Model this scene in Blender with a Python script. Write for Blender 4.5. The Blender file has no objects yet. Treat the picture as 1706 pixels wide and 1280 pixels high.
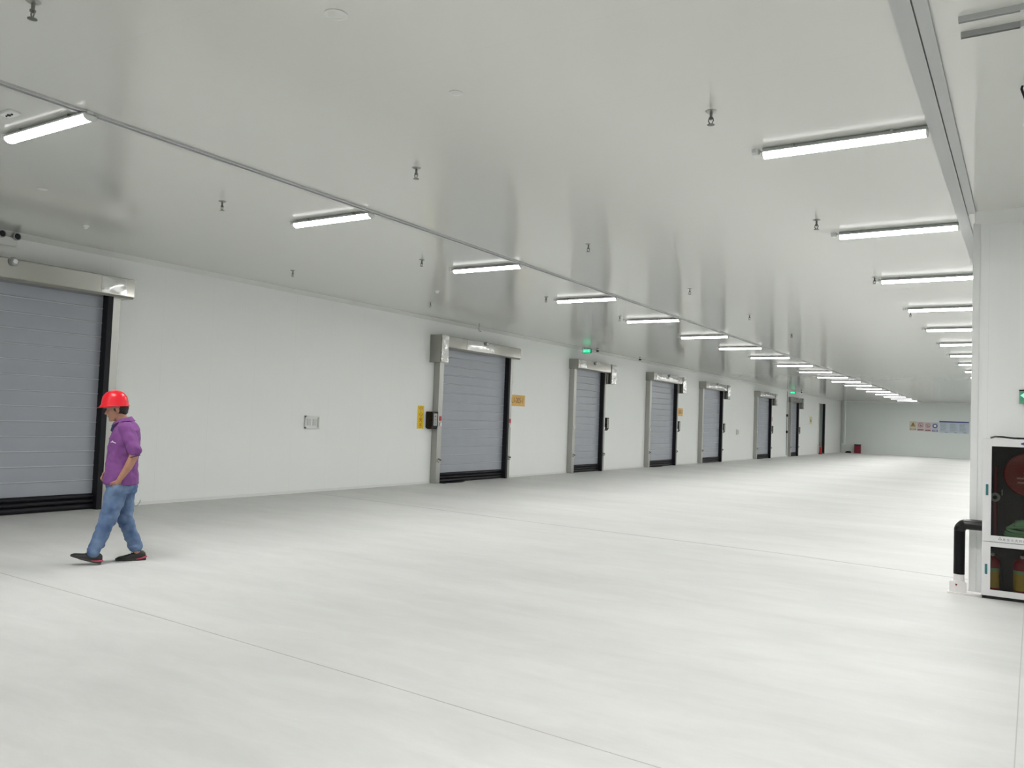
import bpy, bmesh, math, random
from mathutils import Vector, Matrix, Euler, Quaternion
random.seed(7)
PI = math.pi
SC = bpy.context.scene
C = SC.collection

# ------------------------------------------------------------------ camera
YAW, PITCH, ROLL, F_PX = 0.56215, 0.04257, 0.03792, 1366.4
cd = bpy.data.cameras.new('camera'); cam = bpy.data.objects.new('camera', cd); C.objects.link(cam)
Fw = Vector((-math.sin(YAW)*math.cos(PITCH), math.cos(YAW)*math.cos(PITCH), math.sin(PITCH)))
Rt = Vector((math.cos(YAW), math.sin(YAW), 0)); Up = Rt.cross(Fw)
R2 = Rt*math.cos(ROLL)+Up*math.sin(ROLL); U2 = -Rt*math.sin(ROLL)+Up*math.cos(ROLL)
M = Matrix((R2, U2, -Fw)).transposed().to_4x4(); M.translation = Vector((0, 0, 1.6))
cam.matrix_world = M
cd.sensor_fit = 'HORIZONTAL'; cd.sensor_width = 36; cd.lens = F_PX/1706*36
cd.clip_start = .05; cd.clip_end = 300
SC.camera = cam
# ------------------------------------------------------------------ world, exposure
w = bpy.data.worlds.new('world'); SC.world = w; w.use_nodes = True
w.node_tree.nodes['Background'].inputs[0].default_value = (.8, .9, 1, 1)
w.node_tree.nodes['Background'].inputs[1].default_value = .2
SC.view_settings.view_transform = 'Standard'; SC.view_settings.look = 'None'
SC.view_settings.exposure = 0; SC.view_settings.gamma = 1
SC.view_settings.use_curve_mapping = False
LAMP = 194.0          # radiance of the LED battens
LAMP_COL = (1.0, .99, .975)

# ------------------------------------------------------------------ materials
def lin(c):
    return tuple((v/255/12.92 if v/255 <= .04045 else ((v/255+.055)/1.055)**2.4) for v in c)
def mat(name, col, rough=.5, metal=0, spec=.5, coat=0, coat_rough=.1, emit=None, es=0, srgb=False, noise=0, nscale=8):
    m = bpy.data.materials.new(name); m.use_nodes = True
    nt = m.node_tree; b = nt.nodes['Principled BSDF']
    if srgb: col = lin(col)
    b.inputs['Base Color'].default_value = (*col, 1)
    b.inputs['Roughness'].default_value = rough; b.inputs['Metallic'].default_value = metal
    b.inputs['Specular IOR Level'].default_value = spec
    b.inputs['Coat Weight'].default_value = coat; b.inputs['Coat Roughness'].default_value = coat_rough
    if emit: b.inputs['Emission Color'].default_value = (*emit, 1); b.inputs['Emission Strength'].default_value = es
    tc = nt.nodes.new('ShaderNodeTexCoord'); nz = nt.nodes.new('ShaderNodeTexNoise')
    nz.inputs['Scale'].default_value = nscale; nz.inputs['Detail'].default_value = 3
    nt.links.new(tc.outputs['Object'], nz.inputs['Vector'])
    if noise:
        mx = nt.nodes.new('ShaderNodeMix'); mx.data_type = 'RGBA'
        mx.inputs[6].default_value = (*[v*(1-noise) for v in col], 1); mx.inputs[7].default_value = (*[min(1, v*(1+noise)) for v in col], 1)
        nt.links.new(nz.outputs['Fac'], mx.inputs[0]); nt.links.new(mx.outputs[2], b.inputs['Base Color'])
    else:
        mr = nt.nodes.new('ShaderNodeMapRange'); q_ = min(.03, rough*.1); mr.inputs[3].default_value = max(0, rough-q_); mr.inputs[4].default_value = min(1, rough+q_)
        nt.links.new(nz.outputs['Fac'], mr.inputs[0]); nt.links.new(mr.outputs[0], b.inputs['Roughness'])
    return m
def math_node(nt, op, a, b=None, c=None):
    n = nt.nodes.new('ShaderNodeMath'); n.operation = op
    for i, v in enumerate((a, b, c)):
        if v is None: continue
        if isinstance(v, (int, float)): n.inputs[i].default_value = v
        else: nt.links.new(v, n.inputs[i])
    return n.outputs[0]
def panel_mat(name, col, axis, rough, period, strength, panel, coat=0, coat_rough=.1, seam=.004, seam_dark=.92, spec=.5, aniso=.9):
    """coated sandwich panel: fine ribs and a joint every `panel` metres along `axis` (0 x, 1 y)"""
    m = mat(name, col, rough, coat=coat, coat_rough=coat_rough, spec=spec); nt = m.node_tree; b = nt.nodes['Principled BSDF']
    tc = nt.nodes.new('ShaderNodeTexCoord'); sp = nt.nodes.new('ShaderNodeSeparateXYZ')
    nt.links.new(tc.outputs['Object'], sp.inputs[0]); v = sp.outputs[axis]
    # fine ribs: the gloss is smeared across them
    rib = math_node(nt, 'POWER', math_node(nt, 'ABSOLUTE', math_node(nt, 'SINE', math_node(nt, 'MULTIPLY', v, PI/period))), 14)
    b.inputs['Anisotropic'].default_value = aniso
    tg = nt.nodes.new('ShaderNodeCombineXYZ'); tg.inputs[axis].default_value = 1
    nt.links.new(tg.outputs[0], b.inputs['Tangent'])
    # the sheets are never quite flat
    nz = nt.nodes.new('ShaderNodeTexNoise'); nz.inputs['Scale'].default_value = .7
    nt.links.new(tc.outputs['Object'], nz.inputs['Vector'])
    h = math_node(nt, 'ADD', rib, math_node(nt, 'MULTIPLY', nz.outputs['Fac'], 1.5))
    fr = math_node(nt, 'FRACT', math_node(nt, 'ADD', math_node(nt, 'DIVIDE', v, panel), .37))
    sm = math_node(nt, 'LESS_THAN', fr, seam/panel)
    bp = nt.nodes.new('ShaderNodeBump'); bp.inputs['Strength'].default_value = strength; bp.inputs['Distance'].default_value = .0015
    nt.links.new(h, bp.inputs['Height']); nt.links.new(bp.outputs[0], b.inputs['Normal'])
    if coat: nt.links.new(bp.outputs[0], b.inputs['Coat Normal'])
    mx = nt.nodes.new('ShaderNodeMix'); mx.data_type = 'RGBA'
    mx.inputs[6].default_value = (*col, 1); mx.inputs[7].default_value = (*[c*seam_dark for c in col], 1)
    nt.links.new(sm, mx.inputs[0]); nt.links.new(mx.outputs[2], b.inputs['Base Color'])
    return m
MT = {}
MT['wall_y'] = panel_mat('wall_panel_left', (.87, .89, .875), 1, .30, .115, .22, .96)
MT['wall_x'] = panel_mat('wall_panel_cross', (.87, .89, .875), 0, .30, .115, .45, .96)
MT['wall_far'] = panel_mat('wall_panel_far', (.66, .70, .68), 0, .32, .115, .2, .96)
MT['ceil'] = panel_mat('ceiling_panel', (.69, .70, .66), 1, .105, .06, .008, 1.15, seam_dark=.95, spec=1.0, aniso=1)
MT['trim'] = mat('white_trim', (.72, .73, .71), .35)
MT['alu'] = mat('aluminium_strip', (.50, .51, .51), .45)
MT['disc'] = mat('ceiling_disc', (.68, .69, .66), .4)
MT['joint_dark'] = mat('joint_shadow_gap', (.22, .23, .22), .6)
def floor_mat():
    m = mat('polished_concrete', (.62, .625, .61), .5); nt = m.node_tree; b = nt.nodes['Principled BSDF']
    tc = nt.nodes.new('ShaderNodeTexCoord')
    mp = nt.nodes.new('ShaderNodeMapping'); mp.inputs['Scale'].default_value = (.35, 1.1, 1)
    nt.links.new(tc.outputs['Object'], mp.inputs[0])
    n1 = nt.nodes.new('ShaderNodeTexNoise'); n1.inputs['Scale'].default_value = .55; n1.inputs['Detail'].default_value = 6; n1.inputs['Roughness'].default_value = .65
    n2 = nt.nodes.new('ShaderNodeTexNoise'); n2.inputs['Scale'].default_value = 3.2; n2.inputs['Detail'].default_value = 8; n2.inputs['Roughness'].default_value = .7; n2.inputs['Distortion'].default_value = .6
    nt.links.new(mp.outputs[0], n1.inputs['Vector']); nt.links.new(mp.outputs[0], n2.inputs['Vector'])
    s = math_node(nt, 'ADD', math_node(nt, 'MULTIPLY', n1.outputs['Fac'], .6), math_node(nt, 'MULTIPLY', n2.outputs['Fac'], .5))
    cr = nt.nodes.new('ShaderNodeValToRGB')
    cr.color_ramp.elements[0].position = .32; cr.color_ramp.elements[0].color = (.47, .475, .462, 1)
    cr.color_ramp.elements[1].position = .78; cr.color_ramp.elements[1].color = (.645, .65, .635, 1)
    nt.links.new(s, cr.inputs[0]); nt.links.new(cr.outputs[0], b.inputs['Base Color'])
    mr = nt.nodes.new('ShaderNodeMapRange'); mr.inputs[3].default_value = .42; mr.inputs[4].default_value = .68
    nt.links.new(n2.outputs['Fac'], mr.inputs[0]); nt.links.new(mr.outputs[0], b.inputs['Roughness'])
    return m
MT['floor'] = floor_mat()
MT['housing'] = mat('lamp_housing_white', (.62, .64, .63), .4)
MT['diffuser'] = mat('lamp_diffuser_lit', (.9, .9, .9), .4, emit=LAMP_COL, es=LAMP)
# LED battens throw their light downwards: strength falls off away from the lamp's axis
nt = MT['diffuser'].node_tree; ge = nt.nodes.new('ShaderNodeNewGeometry'); sx_ = nt.nodes.new('ShaderNodeSeparateXYZ')
nt.links.new(ge.outputs['Incoming'], sx_.inputs[0])
cz_ = math_node(nt, 'MAXIMUM', math_node(nt, 'MULTIPLY', sx_.outputs[2], -1), 0)
nt.links.new(math_node(nt, 'MULTIPLY', math_node(nt, 'ADD', math_node(nt, 'MULTIPLY', cz_, .985), .008), LAMP), nt.nodes['Principled BSDF'].inputs['Emission Strength'])
def steel_mat(name, col, rough, bump, scale):
    m = mat(name, col, rough, metal=1); nt = m.node_tree; b = nt.nodes['Principled BSDF']
    tc = nt.nodes.new('ShaderNodeTexCoord'); nz = nt.nodes.new('ShaderNodeTexNoise')
    nz.inputs['Scale'].default_value = scale; nz.inputs['Detail'].default_value = 2
    nt.links.new(tc.outputs['Object'], nz.inputs['Vector'])
    bp = nt.nodes.new('ShaderNodeBump'); bp.inputs['Strength'].default_value = bump; bp.inputs['Distance'].default_value = .05
    nt.links.new(nz.outputs['Fac'], bp.inputs['Height']); nt.links.new(bp.outputs[0], b.inputs['Normal'])
    return m
MT['steel'] = steel_mat('stainless_hood', (.34, .335, .31), .15, .05, 2.0)
MT['steel_film'] = steel_mat('stainless_under_film', (.52, .52, .51), .13, .12, 4)
MT['steel_guide'] = steel_mat('stainless_guide', (.42, .42, .40), .3, .05, 3)
MT['curtain'] = mat('grey_pvc_curtain', (.345, .365, .41), .27, noise=.05, nscale=2)
MT['curtain_seam'] = mat('curtain_seam_weld', (.50, .52, .56), .25)
MT['rubber'] = mat('black_rubber', (.010, .010, .014), .5, spec=.25)
MT['black'] = mat('black_plastic', (.010, .010, .011), .28, spec=.3)
MT['white_pl'] = mat('white_plastic', (.78, .79, .78), .35)
MT['grey_pl'] = mat('grey_plastic', (.35, .36, .36), .4)
MT['red'] = mat('red_paint', (.45, .01, .02), .35)
MT['darkred'] = mat('dark_red_paint', (.22, .012, .03), .4)
MT['yellow'] = mat('yellow_sticker', (.83, .60, .03), .4)
MT['orange'] = mat('amber_plate', (.72, .43, .10), .4)
MT['brown'] = mat('brown_lettering', (.16, .07, .01), .5)
MT['redtext'] = mat('red_lettering', (.5, .07, .01), .5)
MT['brass'] = mat('sprinkler_metal', (.22, .22, .2), .35, metal=.8)
MT['green_sign'] = mat('exit_sign_green', (.02, .35, .18), .4, emit=(.02, .75, .32), es=1.3)
MT['green_dark'] = mat('exit_sign_dim_green', (.05, .22, .13), .4, emit=(.05, .3, .16), es=.35)
MT['sign_white'] = mat('exit_sign_symbol', (.4, .8, .7), .4, emit=(.2, .8, .6), es=.7)
MT['teal'] = mat('teal_latch', (.03, .17, .18), .4)
MT['blue'] = mat('navy_ink', (.06, .07, .22), .5)
MT['cab_white'] = mat('white_powder_coat', (.76, .76, .765), .3)
MT['cab_in'] = mat('cabinet_interior', (.035, .028, .026), .6)
MT['hose_red'] = mat('red_reel', (.24, .012, .010), .2)
MT['green_hose'] = mat('pale_green_hose', (.42, .85, .46), .55)
MT['plaster'] = mat('white_wrap', (.78, .76, .75), .6, noise=.06)
MT['grey_txt'] = mat('dark_grey_lettering', (.10, .13, .11), .5)
def glass_mat():
    m = bpy.data.materials.new('cabinet_glass'); m.use_nodes = True; nt = m.node_tree; nt.nodes.clear()
    o = nt.nodes.new('ShaderNodeOutputMaterial'); mx = nt.nodes.new('ShaderNodeMixShader'); t = nt.nodes.new('ShaderNodeBsdfTransparent'); g = nt.nodes.new('ShaderNodeBsdfGlossy'); f = nt.nodes.new('ShaderNodeFresnel')
    t.inputs[0].default_value = (.70, .70, .68, 1); g.inputs['Roughness'].default_value = .02; f.inputs[0].default_value = 1.3
    nt.links.new(f.outputs[0], mx.inputs[0]); nt.links.new(t.outputs[0], mx.inputs[1]); nt.links.new(g.outputs[0], mx.inputs[2]); nt.links.new(mx.outputs[0], o.inputs[0])
    return m
MT['glass'] = glass_mat()

# ------------------------------------------------------------------ helpers
class MB:
    def __init__(s): s.v = []; s.f = []
    def add(s, vs, fs):
        n = len(s.v); s.v += [tuple(v) for v in vs]; s.f += [[i+n for i in f] for f in fs]; return s
    def box(s, x0, x1, y0, y1, z0, z1):
        vs = [(x, y, z) for x in (x0, x1) for y in (y0, y1) for z in (z0, z1)]
        return s.add(vs, [(0, 1, 3, 2), (4, 6, 7, 5), (0, 4, 5, 1), (2, 3, 7, 6), (0, 2, 6, 4), (1, 5, 7, 3)])
    def rings(s, rings, cap=True, closed=False):
        n = len(rings[0]); vs = [p for r in rings for p in r]; fs = []
        m = len(rings)
        for i in range(m if closed else m-1):
            a, b = i*n, ((i+1) % m)*n
            for j in range(n): k = (j+1) % n; fs.append((a+j, a+k, b+k, b+j))
        if cap and not closed: fs.append(tuple(reversed(range(n)))); fs.append(tuple(range((m-1)*n, m*n)))
        return s.add(vs, fs)
    def cyl(s, p0, p1, r0, r1=None, n=16, cap=True):
        return s.tube([p0, p1], [r0, r0 if r1 is None else r1], n, cap)
    def tube(s, pts, r, n=12, cap=True, closed=False):
        pts = [Vector(p) for p in pts]
        if not isinstance(r, (list, tuple)): r = [r]*len(pts)
        t0 = (pts[1]-pts[0]).normalized(); a = t0.orthogonal().normalized(); out = []
        for i, p in enumerate(pts):
            if closed: t = pts[(i+1) % len(pts)]-pts[i-1]
            else: t = pts[min(i+1, len(pts)-1)]-pts[max(i-1, 0)]
            t.normalize(); a = (a-t*a.dot(t)).normalized(); b = t.cross(a)
            out.append([p+(a*math.cos(q)+b*math.sin(q))*r[i] for q in [2*PI*j/n for j in range(n)]])
        return s.rings(out, cap, closed)
    def lathe(s, prof, c=(0, 0, 0), axis='z', n=24, cap=True):
        R = {'z': Matrix.Identity(3), 'y': Matrix.Rotation(-PI/2, 3, 'X'), '-y': Matrix.Rotation(PI/2, 3, 'X'), 'x': Matrix.Rotation(PI/2, 3, 'Y')}[axis]; c = Vector(c)
        return s.rings([[c+R@Vector((max(r, 1e-4)*math.cos(2*PI*j/n), max(r, 1e-4)*math.sin(2*PI*j/n), z)) for j in range(n)] for r, z in prof], cap)
    def prism(s, poly, o, ux, uy, d):
        """polygon in plane (o, ux, uy) extruded along d"""
        o, ux, uy, d = map(Vector, (o, ux, uy, d)); a = [o+ux*x+uy*y for x, y in poly]
        return s.rings([a, [p+d for p in a]])
    def build(s, name, m, parent=None, loc=(0, 0, 0), bevel=0, smooth=False, world=None):
        """world: verts given in world space, shift by -world"""
        vs = s.v if world is None else [tuple(Vector(v)-Vector(world)) for v in s.v]
        me = bpy.data.meshes.new(name); me.from_pydata(vs, [], s.f)
        bm = bmesh.new(); bm.from_mesh(me); bmesh.ops.recalc_face_normals(bm, faces=bm.faces)
        if bevel: bmesh.ops.bevel(bm, geom=[e for e in bm.edges if e.is_manifold and e.calc_face_angle(0) > .6], offset=bevel, segments=2, affect='EDGES', clamp_overlap=True)
        bm.to_mesh(me); bm.free()
        if m is not None: me.materials.append(MT[m] if isinstance(m, str) else m)
        if smooth:
            me.polygons.foreach_set('use_smooth', [True]*len(me.polygons))
            if hasattr(me, 'set_sharp_from_angle'): me.set_sharp_from_angle(angle=math.radians(40))
        o = bpy.data.objects.new(name, me); o.location = loc; C.objects.link(o)
        if parent: o.parent = parent
        return o
def tag(o, label=None, cat=None, group=None, kind=None):
    for k, v in (('label', label), ('category', cat), ('group', group), ('kind', kind)):
        if v: o[k] = v
    return o
def thing(name, label, cat, loc=(0, 0, 0), rz=0, group=None, kind=None):
    o = bpy.data.objects.new(name, None); o.empty_display_size = .1; C.objects.link(o); o.location = loc; o.rotation_euler = (0, 0, rz)
    return tag(o, label, cat, group, kind)
def struct(name, mb, m, label, cat, **k):
    o = mb.build(name, m, **k); return tag(o, label, cat, kind='structure')
def copy_tree(o, parent=None, **kw):
    c = o.copy(); C.objects.link(c)
    if parent: c.parent = parent
    for ch in list(o.children): copy_tree(ch, c)
    return c
def text(name, s, size, m, parent, loc, rot, depth=.001, sx=1, align='CENTER'):
    cu = bpy.data.curves.new('lettering', 'FONT'); cu.body = s; cu.size = size; cu.extrude = depth; cu.align_x = align; cu.align_y = 'CENTER'
    t = bpy.data.objects.new('lettering', cu); C.objects.link(t)
    dg = bpy.context.evaluated_depsgraph_get(); me = bpy.data.meshes.new_from_object(t.evaluated_get(dg))
    bpy.data.objects.remove(t); me.materials.clear(); me.materials.append(MT[m])
    o = bpy.data.objects.new(name, me); C.objects.link(o); o.location = loc; o.rotation_euler = rot; o.scale = (sx, 1, 1)
    if parent: o.parent = parent
    return o
ROT_X = (PI/2, 0, PI/2)      # lettering on a face that looks to +x
ROT_Y = (PI/2, 0, 0)         # lettering on a face that looks to -y

# ------------------------------------------------------------------ room
XL, H, YF, XR, YC = -12.03, 3.94, 66.4, -.49, 9.80
YB, XB = -13.0, 7.0
struct('floor', MB().box(XL-2, XB+.2, YB-.2, YF+.2, -.2, 0), 'floor', 'pale grey polished concrete floor across the whole hall', 'floor')
struct('ceiling', MB().box(XL-.2, XB+.2, YB-.2, YF+.2, H, H+.15), 'ceil', 'glossy pale grey panel ceiling over the hall', 'ceiling')
# left wall with openings for the doors: (outer near Y, outer far Y)
D8 = (58.35, 60.35)
wl = MB(); wl.box(XL-.15, XL, YB-.2, D8[0], 0, H); wl.box(XL-.15, XL, D8[0], D8[1], 3.47, H); wl.box(XL-.15, XL, D8[1], YF+.2, 0, H)
struct('wall_left', wl, 'wall_y', 'long white ribbed panel wall with the rapid doors', 'wall')
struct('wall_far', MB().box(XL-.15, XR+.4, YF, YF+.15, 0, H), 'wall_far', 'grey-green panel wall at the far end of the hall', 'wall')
struct('wall_right', MB().box(XR, XR+.15, YC+.15, YF, 0, H), 'wall_y', 'white panel wall running back behind the hose cabinet corner', 'wall')
struct('wall_front', MB().box(XR, XB, YC, YC+.15, 0, H), 'wall_x', 'white ribbed panel wall behind the fire hose cabinet', 'wall')
struct('wall_back', MB().box(XL-.15, XB+.2, YB-.15, YB, 0, H), 'wall_x', 'white panel wall behind the viewer', 'wall')
struct('wall_side', MB().box(XB, XB+.15, YB, YC+.15, 0, H), 'wall_y', 'white panel wall right of the viewer', 'wall')
# coved trims at the ceiling, angle beads
def cove_y(x, sgn, y0, y1, s=.075):
    return MB().prism([(0, 0), (s*sgn, 0), (s*.55*sgn, -s*.45), (0, -s)], (x, y0, H), (1, 0, 0), (0, 0, 1), (0, y1-y0, 0))
def cove_x(y, sgn, x0, x1, s=.09):
    return MB().prism([(0, 0), (s*sgn, 0), (s*.55*sgn, -s*.45), (0, -s)], (x0, y, H), (0, 1, 0), (0, 0, 1), (x1-x0, 0, 0))
struct('trim_1', cove_y(XL, 1, YB, YF), 'trim', 'white coved trim between left wall and ceiling', 'trim')
struct('trim_2', cove_x(YF, -1, XL, XR), 'trim', 'white coved trim between far wall and ceiling', 'trim')
struct('trim_3', cove_x(YC, -1, XR, XB, .12), 'trim', 'coved trim between the cabinet wall and ceiling', 'trim')
struct('trim_4', MB().box(XR-.012, XR+.055, YC-.012, YC+.20, 0, H-.1), 'white_pl', 'white corner bead on the near end of the right wall', 'trim', bevel=.004)
bs = MB().box(XL, XL+.02, YB, 4.0, 0, .05)
DOORS = [ # near outer, far outer, motor end, n
    (4.05, 7.42, 'near'), (15.58, 18.85, 'near'), (22.42, 24.70, 'far'), (28.45, 31.38, 'far'), (34.30, 37.18, 'far'), (42.75, 45.65, 'far'), (49.95, 52.0, 'far')]
ye = YB
bs = MB()
for a, b, _ in DOORS+[(D8[0], D8[1], '')]:
    bs.box(XL, XL+.018, ye, a-.01, 0, .05); ye = b+.01
bs.box(XL, XL+.018, ye, YF, 0, .05)
struct('baseboard_left', bs, 'white_pl', 'low white base angle along the left wall', 'baseboard')
struct('baseboard_far', MB().box(XL+.03, XR, YF-.02, YF, 0, .06), 'trim', 'low base angle along the far wall', 'baseboard')
struct('trim_5', MB().box(XL+.03, XL+.20, YF-.05, YF, .06, H-.1), 'trim', 'pale upright cover strip at the far left corner', 'trim')
# ceiling joint strips
struct('trim_6', MB().box(-6.475, -6.445, YB, YF, H-.022, H).box(-6.415, -6.39, YB, YF, H-.018, H), 'alu', 'thin grey joint strip down the middle of the ceiling', 'trim')
struct('trim_7', MB().box(-6.445, -6.415, YB, YF, H-.010, H), 'joint_dark', 'dark groove in the middle ceiling joint strip', 'trim')
struct('trim_8', MB().box(-.655, -.553, YB, YC+.3, H-.03, H).box(-.655, -.553, YC+.3, YF, H-.03, H), 'alu', 'wide aluminium joint strip in the ceiling near the cabinet corner', 'trim')
struct('trim_9', MB().box(-.553, -.545, YB, YC, H-.012, H), 'joint_dark', 'dark groove beside the wide ceiling joint strip', 'trim')
struct('trim_10', MB().box(-.545, -.475, YB, YC-.12, H-.026, H), 'alu', 'narrow aluminium joint strip on the cabinet side of the groove', 'trim')
# floor joints
def joint(name, pts, wd, m, label):
    mb = MB()
    for (x0, y0), (x1, y1) in zip(pts, pts[1:]):
        d = Vector((x1-x0, y1-y0, 0)).normalized(); n = Vector((-d.y, d.x, 0))*wd/2
        a, b = Vector((x0, y0, 0)), Vector((x1, y1, 0))
        mb.rings([[a+n, a-n, a-n+Vector((0, 0, .0015)), a+n+Vector((0, 0, .0015))], [b+n, b-n, b-n+Vector((0, 0, .0015)), b+n+Vector((0, 0, .0015))]])
    return struct(name, mb, m, label, 'floor joint')
MT['seam_l'] = mat('floor_joint_filler', (.42, .425, .44), .5)
MT['seam_d'] = mat('floor_joint_cut', (.42, .42, .41), .6)
joint('trim_11', [(-12.0, 11.68), (-6.4, 11.13), (-2.7, 10.90), (-.66, 10.60), (-.50, 10.58)], .035, 'seam_l', 'grey filled joint across the floor by the second door')
joint('trim_12', [(-12.0, 4.10), (-5.66, 3.93), (-3.4, 3.82), (-1.4, 3.70), (4, 3.5)], .006, 'seam_d', 'hairline saw cut across the near floor')
joint('trim_13', [(-.01, 9.44), (-.03, 6.2), (-.04, 4.6), (-.05, 1.5)], .006, 'seam_d', 'hairline saw cut running towards the fire cabinet')

# ------------------------------------------------------------------ LED battens
def make_lamp():
    t = thing('ceiling_light', 'x', 'ceiling light')
    L = 1.24
    hb = MB().box(0, L, -.028, .028, .050, .078); hb.box(.0, L, -.060, .060, .040, .052)
    hb.build('housing', 'housing', t, bevel=.003)
    n = 9; prof = [(.05*math.cos(PI+PI*i/(n-1)), .0395+.042*math.sin(PI+PI*i/(n-1))) for i in range(n)]
    MB().prism(prof, (.012, 0, 0), (0, 1, 0), (0, 0, 1), (L-.024, 0, 0)).build('diffuser', 'diffuser', t, smooth=True)
    for x in (0, L-.012):
        MB().prism([(p[0]*1.12, p[1]*1.0-.002) for p in prof]+[(.05, .05), (-.05, .05)], (x, 0, 0), (0, 1, 0), (0, 0, 1), (.012, 0, 0)).build('end_cap', 'white_pl', t)
    for x in (.25, L-.25):
        MB().box(x-.012, x+.012, -.054, .054, .049, .0795).build('mounting_clip', 'steel_guide', t)
    MB().lathe([(.034, .05), (.038, .080)], (-.06, 0, 0)).lathe([(.026, .035), (.034, .05)], (-.06, 0, 0)).build('junction_box', 'white_pl', t, smooth=True)
    MB().tube([(-.06, 0, .060), (-.03, 0, .062), (0, 0, .062)], .006, 8).build('cable', 'grey_pl', t)
    return t
ORD = ['nearest', 'second', 'third', 'fourth', 'fifth', 'sixth', 'seventh', 'eighth', 'ninth', 'tenth', 'eleventh', 'twelfth', 'thirteenth', 'fourteenth', 'fifteenth', 'sixteenth', 'seventeenth', 'eighteenth', 'farthest']
lamp0 = None
def place_lamp(x, y, label, group):
    global lamp0
    if lamp0 is None: lamp0 = make_lamp(); o = lamp0
    else: o = copy_tree(lamp0)
    o.location = (x, y, H-.080); tag(o, label, 'ceiling light', group); return o
YL = [3.64, 7.04, 10.36, 13.74, 16.98, 20.42, 23.54, 26.80, 30.15, 33.5, 36.85, 39.9, 43.1, 46.3, 49.5, 52.75, 56.1, 59.3, 62.6]
for i, y in enumerate(YL):
    place_lamp(-7.68 if i else -7.62, y, '%s lit batten light of the row left of the middle ceiling strip' % ORD[i], 'battens left of the middle ceiling strip')
for i in range(18):
    y = 6.83+3.3*i
    lab = '%s lit batten light of the row beside the wide aluminium ceiling strip' % ORD[i]
    if i > 8: lab = 'lit batten light of the right-hand row, hidden behind the cabinet wall corner'
    place_lamp(-1.90, y, lab, 'battens beside the wide aluminium strip' if i < 9 else 'battens hidden behind the corner')
for k in range(1, 5):
    place_lamp(-7.68, 3.64-3.3*k, 'lit batten light of the left-hand row behind the viewer', 'battens behind the viewer')
    place_lamp(-1.90, 6.83-3.3*(k), 'lit batten light of the right-hand row overhead and behind the viewer', 'battens behind the viewer')
place_lamp(-1.90, 6.83-16.5, 'lit batten light of the right-hand row overhead and behind the viewer', 'battens behind the viewer')
for k in range(4):  # unseen extra battens, added to brighten the cabinet side
    place_lamp(2.9, 6.0-4.6*k, 'added batten light, out of view, brightening the bay right of the viewer', 'added battens right of the viewer')

# ------------------------------------------------------------------ sprinklers and discs on the ceiling
def make_sprinkler():
    t = thing('sprinkler_head', 'x', 'sprinkler')
    MB().lathe([(.036, 0), (.036, -.003), (.02, -.012)]).build('escutcheon', 'steel_guide', t, smooth=True)
    MB().lathe([(.009, -.005), (.009, -.04), (.015, -.045), (.015, -.055), (.005, -.06)]).build('body', 'brass', t, smooth=True)
    MB().tube([(.013, 0, -.05), (.017, 0, -.065), (.004, 0, -.088)], .0035, 6).tube([(-.013, 0, -.05), (-.017, 0, -.065), (-.004, 0, -.088)], .0035, 6).build('yoke', 'brass', t)
    MB().lathe([(.006, -.085), (.024, -.09), (.024, -.093), (.004, -.095)], n=12).build('deflector', 'brass', t)
    return t
SPR = [(-2.01, 5.82, 'nearest sprinkler to the wide aluminium strip, with a pale ring'), (-4.92, 5.97, 'between the middle strip and first right-hand batten'), (-7.75, 6.0, 'below the nearest left-hand batten, above the walking man'),
       (-4.92, 9.57, 'in the mid ceiling, above and right of the second door'), (-2.01, 9.42, 'just above the second right-hand batten'), (-7.73, 9.6, 'just left of the third left-hand batten'), (-10.42, 9.54, 'close to the left wall before the second door'),
       (-7.76, 13.42, 'just before the fourth left-hand batten'), (-10.45, 13.32, 'close above the second door'), (-4.9, 13.36, 'in line with the fourth left-hand batten, in the mid ceiling'), (-4.9, 16.91, 'in line with the fifth left-hand batten, in the mid ceiling'),
       (-1.97, 13.25, 'at the left end of the third right-hand batten'), (-4.96, 2.45, 'at the top left edge of the picture'), (-1.92, 17.28, 'at the left end of the fourth right-hand batten'), (-7.6, 16.4, 'at the left end of the fifth left-hand batten'), (-4.9, 20.5, 'far in the mid ceiling before the sixth row')]
s0 = None
for x, y, l in SPR:
    o = make_sprinkler() if s0 is None else copy_tree(s0); s0 = s0 or o
    o.location = (x, y, H); sc = 1.15; o.scale = (sc, sc, sc)
    tag(o, 'small metal sprinkler head '+l if 'sprinkler' not in l else 'small metal '+l, 'sprinkler', 'sprinkler heads on the ceiling')
DISC = [(-10.56, 6.05, 'white dome detector near the left wall above the first door', .045), (-9.37, 12.13, 'white dome detector near the left wall before the second door', .04), (-9.23, 4.78, 'faint white ceiling disc between first batten and first door', .05),
        (-3.52, 4.68, 'faint white ceiling disc near the top centre', .05), (-3.47, 3.41, 'faint white ceiling disc at the top edge', .07)]
for x, y, l, r in DISC:
    t = thing('smoke_detector', l, 'detector', (x, y, H), group='white discs on the ceiling')
    fl = 'faint' in l
    MB().lathe([(r, 0), (r, -.004 if fl else -.012), (r*.75, -.006 if fl else -.02)]).build('base', 'disc' if fl else 'white_pl', t, smooth=True)
    MB().lathe([(r*.72, -.005), (r*.6, -.009), (r*.2, -.010)] if fl else [(r*.72, -.018), (r*.6, -.04), (r*.2, -.048)]).build('cover', 'disc' if fl else 'white_pl', t, smooth=True)
t = thing('detector_plate', 'white plate with dark spots on the ceiling at the left edge', 'detector', (-7.05, 3.35, H))
MB().box(-.09, .09, -.05, .05, -.02, 0).build('plate', 'white_pl', t, bevel=.004)
for dx, r in ((-.04, .008), (.0, .016), (.045, .009)): MB().lathe([(r, -.02), (r*.8, -.03)], (dx, 0, 0)).build('lens', 'black', t)
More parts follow.
